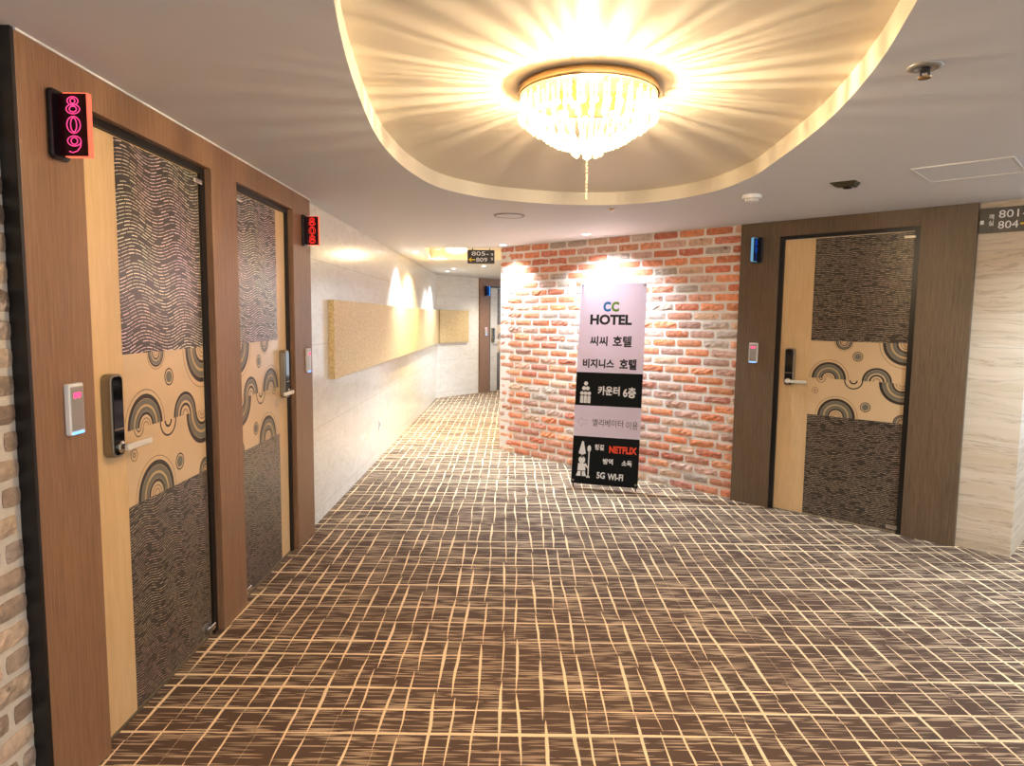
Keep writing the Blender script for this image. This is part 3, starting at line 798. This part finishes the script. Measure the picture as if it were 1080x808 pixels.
sprinkler(-.57, 9.7, 'tiny sprinkler beyond the far ceiling recess', .6)

t = empty('ceiling_speaker', loc=(-.035, 5.238, H), label='flat round white ceiling speaker before the brick corner', cat='speaker')
bm = bmesh.new(); lathe(bm, [(0, -.004), (.10, -.004), (.104, -.008), (.114, -.008), (.118, -.002), (.118, 0), (0, 0)], 48); obj('rim', bm, plain('speaker grey rim', (140, 138, 136), .6), t, smooth=False)
bm = bmesh.new(); lathe(bm, [(0, -.0045), (.1, -.0045), (.1, -.0065), (0, -.0065)], 48); obj('grille', bm, mCeil, t)

# dark recessed adjustable spot
Mx = Matrix.Translation((1.842, 3.896, H + .002)) @ Matrix.Rotation(math.radians(-40), 4, 'Z')
t = empty('ceiling_lamp', Mx, label='dark square ceiling lamp switched off, right of the smoke detector', cat='ceiling light')
bm = bmesh.new()
hi = [bm.verts.new(p) for p in ((-.07, -.06, 0), (.07, -.06, 0), (.07, .06, 0), (-.07, .06, 0))]; lo = [bm.verts.new(p) for p in ((-.045, -.03, -.022), (.055, -.03, -.03), (.055, .03, -.03), (-.045, .03, -.022))]
bm.faces.new(hi); bm.faces.new(lo)
for i in range(4): bm.faces.new((hi[i], hi[(i + 1) % 4], lo[(i + 1) % 4], lo[i]))
obj('housing', bm, plain('dark olive metal', (74, 70, 50), .3, .5), t, bevel=.004)
bm = bmesh.new(); lathe(bm, [(0, -.026), (.024, -.028), (.022, -.034), (0, -.036)], 20, .015, 0); obj('lens', bm, mGlass, t)

# access hatch
Mh = Matrix.Translation((2.29, 3.53, H)) @ Matrix.Rotation(math.radians(-43), 4, 'Z')
t = empty('ceiling_hatch', Mh, label='square ceiling access hatch with thin white edge', cat='hatch')
q = .212
bm = bmesh.new()
for a in ((-q, q, -q, -q + .005), (-q, q, q - .005, q), (-q, -q + .005, -q + .005, q - .005), (q - .005, q, -q + .005, q - .005)): box(bm, a[0], a[1], a[2], a[3], -.006, 0)
obj('hatch_frame', bm, mWhiteP, t)
obj('hatch_door', B((-q + .016, q - .016, -q + .016, q - .016, -.003, 0)), mCeil, t)

# ------------------------------------------------------------------ camera
p, r = 0.0954132667, 0.0111382713
fw = Vector((0, math.cos(p), -math.sin(p))); up0 = Vector((0, math.sin(p), math.cos(p))); rt0 = Vector((1, 0, 0))
rt = rt0 * math.cos(r) + up0 * math.sin(r); up = up0 * math.cos(r) - rt0 * math.sin(r)
cd = bpy.data.cameras.new('camera'); cd.sensor_width = 36; cd.lens = 24.0; cd.clip_start = .02
cam = bpy.data.objects.new('camera', cd); COL.objects.link(cam)
cam.matrix_world = Matrix(((rt.x, up.x, -fw.x, 0), (rt.y, up.y, -fw.y, 0), (rt.z, up.z, -fw.z, 1.5), (0, 0, 0, 1)))
S.camera = cam

# ------------------------------------------------------------------ lights
def light(kind, loc, power, color, size=.05, spot=None, blend=.6, name='light'):
    d = bpy.data.lights.new(name, kind); d.energy = power; d.color = color
    if kind == 'SPOT': d.spot_size = math.radians(spot); d.spot_blend = blend; d.shadow_soft_size = size
    elif kind == 'POINT': d.shadow_soft_size = size
    o = bpy.data.objects.new(name, d); COL.objects.link(o); o.location = loc
    return o
WARM = (1, .76, .46); COOL = (.72, .86, 1.0); NEUT = (1, .90, .78)
light('POINT', (CX, CY, CZ - .15), 15, WARM, .010, name='chandelier_light')
for k in range(3):
    a = 2 * PI * k / 3 + .3
    light('POINT', (CX + .1 * math.cos(a), CY + .1 * math.sin(a), CZ - .14), 7, WARM, .02, name='chandelier_light')
light('POINT', (CX, CY, CZ - .175), 10, (1, .80, .56), .012, name='chandelier_light')
light('SPOT', (.66, 6.32, H - .012), 210, COOL, .03, 140, .8)
light('SPOT', (-.11, 7.32, H - .012), 95, COOL, .03, 110, .8)
light('SPOT', (-1.17, 8.25, H - .012), 170, COOL, .03, 110, .8)
light('SPOT', (-.44, 10.3, H - .012), 40, COOL, .03, 120, .8)
light('SPOT', (-1.1, 11.6, H - .012), 110, COOL, .03, 110, .8)
light('POINT', (-.72, 8.75, H + .01), 5, (1, .78, .45), .05)
light('SPOT', (-.72, 8.75, H - .01), 8, (1, .78, .45), .06, 140, .9)
light('SPOT', (-1.0, 9.15, H + .105), 230, (1, .80, .40), .04, 130, .8)  # added beside the flush lamp to yellow the left wall and relief panel
light('SPOT', (.1, 13.0, H - .012), 80, NEUT, .05, 140, .8)  # unseen spot without a fixture, added to brighten the far wall
light('SPOT', (-.95, 11.0, H - .012), 110, COOL, .03, 120, .8)  # added to brighten the far corridor and streak the marble
# unseen fill spots added around the camera, and the right-hand corridor's cool lamps
for x, y, pw, c in ((.3, -1.2, 85, (1, .9, .78)), (-.4, .3, 42, (1, .88, .74)), (1.6, .3, 50, NEUT), (3.1, 3.3, 140, COOL), (4.6, 4.6, 50, COOL)):
    light('SPOT', (x, y, H - .012), pw, c, .06, 150, .9)

w = bpy.data.worlds.new('world'); S.world = w; w.use_nodes = True
bg = w.node_tree.nodes['Background']; bg.inputs[0].default_value = (.86, .92, 1.0, 1); bg.inputs[1].default_value = 1.1

S.view_settings.view_transform = 'Standard'; S.view_settings.look = 'None'; S.view_settings.gamma = 1; S.view_settings.use_curve_mapping = False
S.view_settings.exposure = 1.0
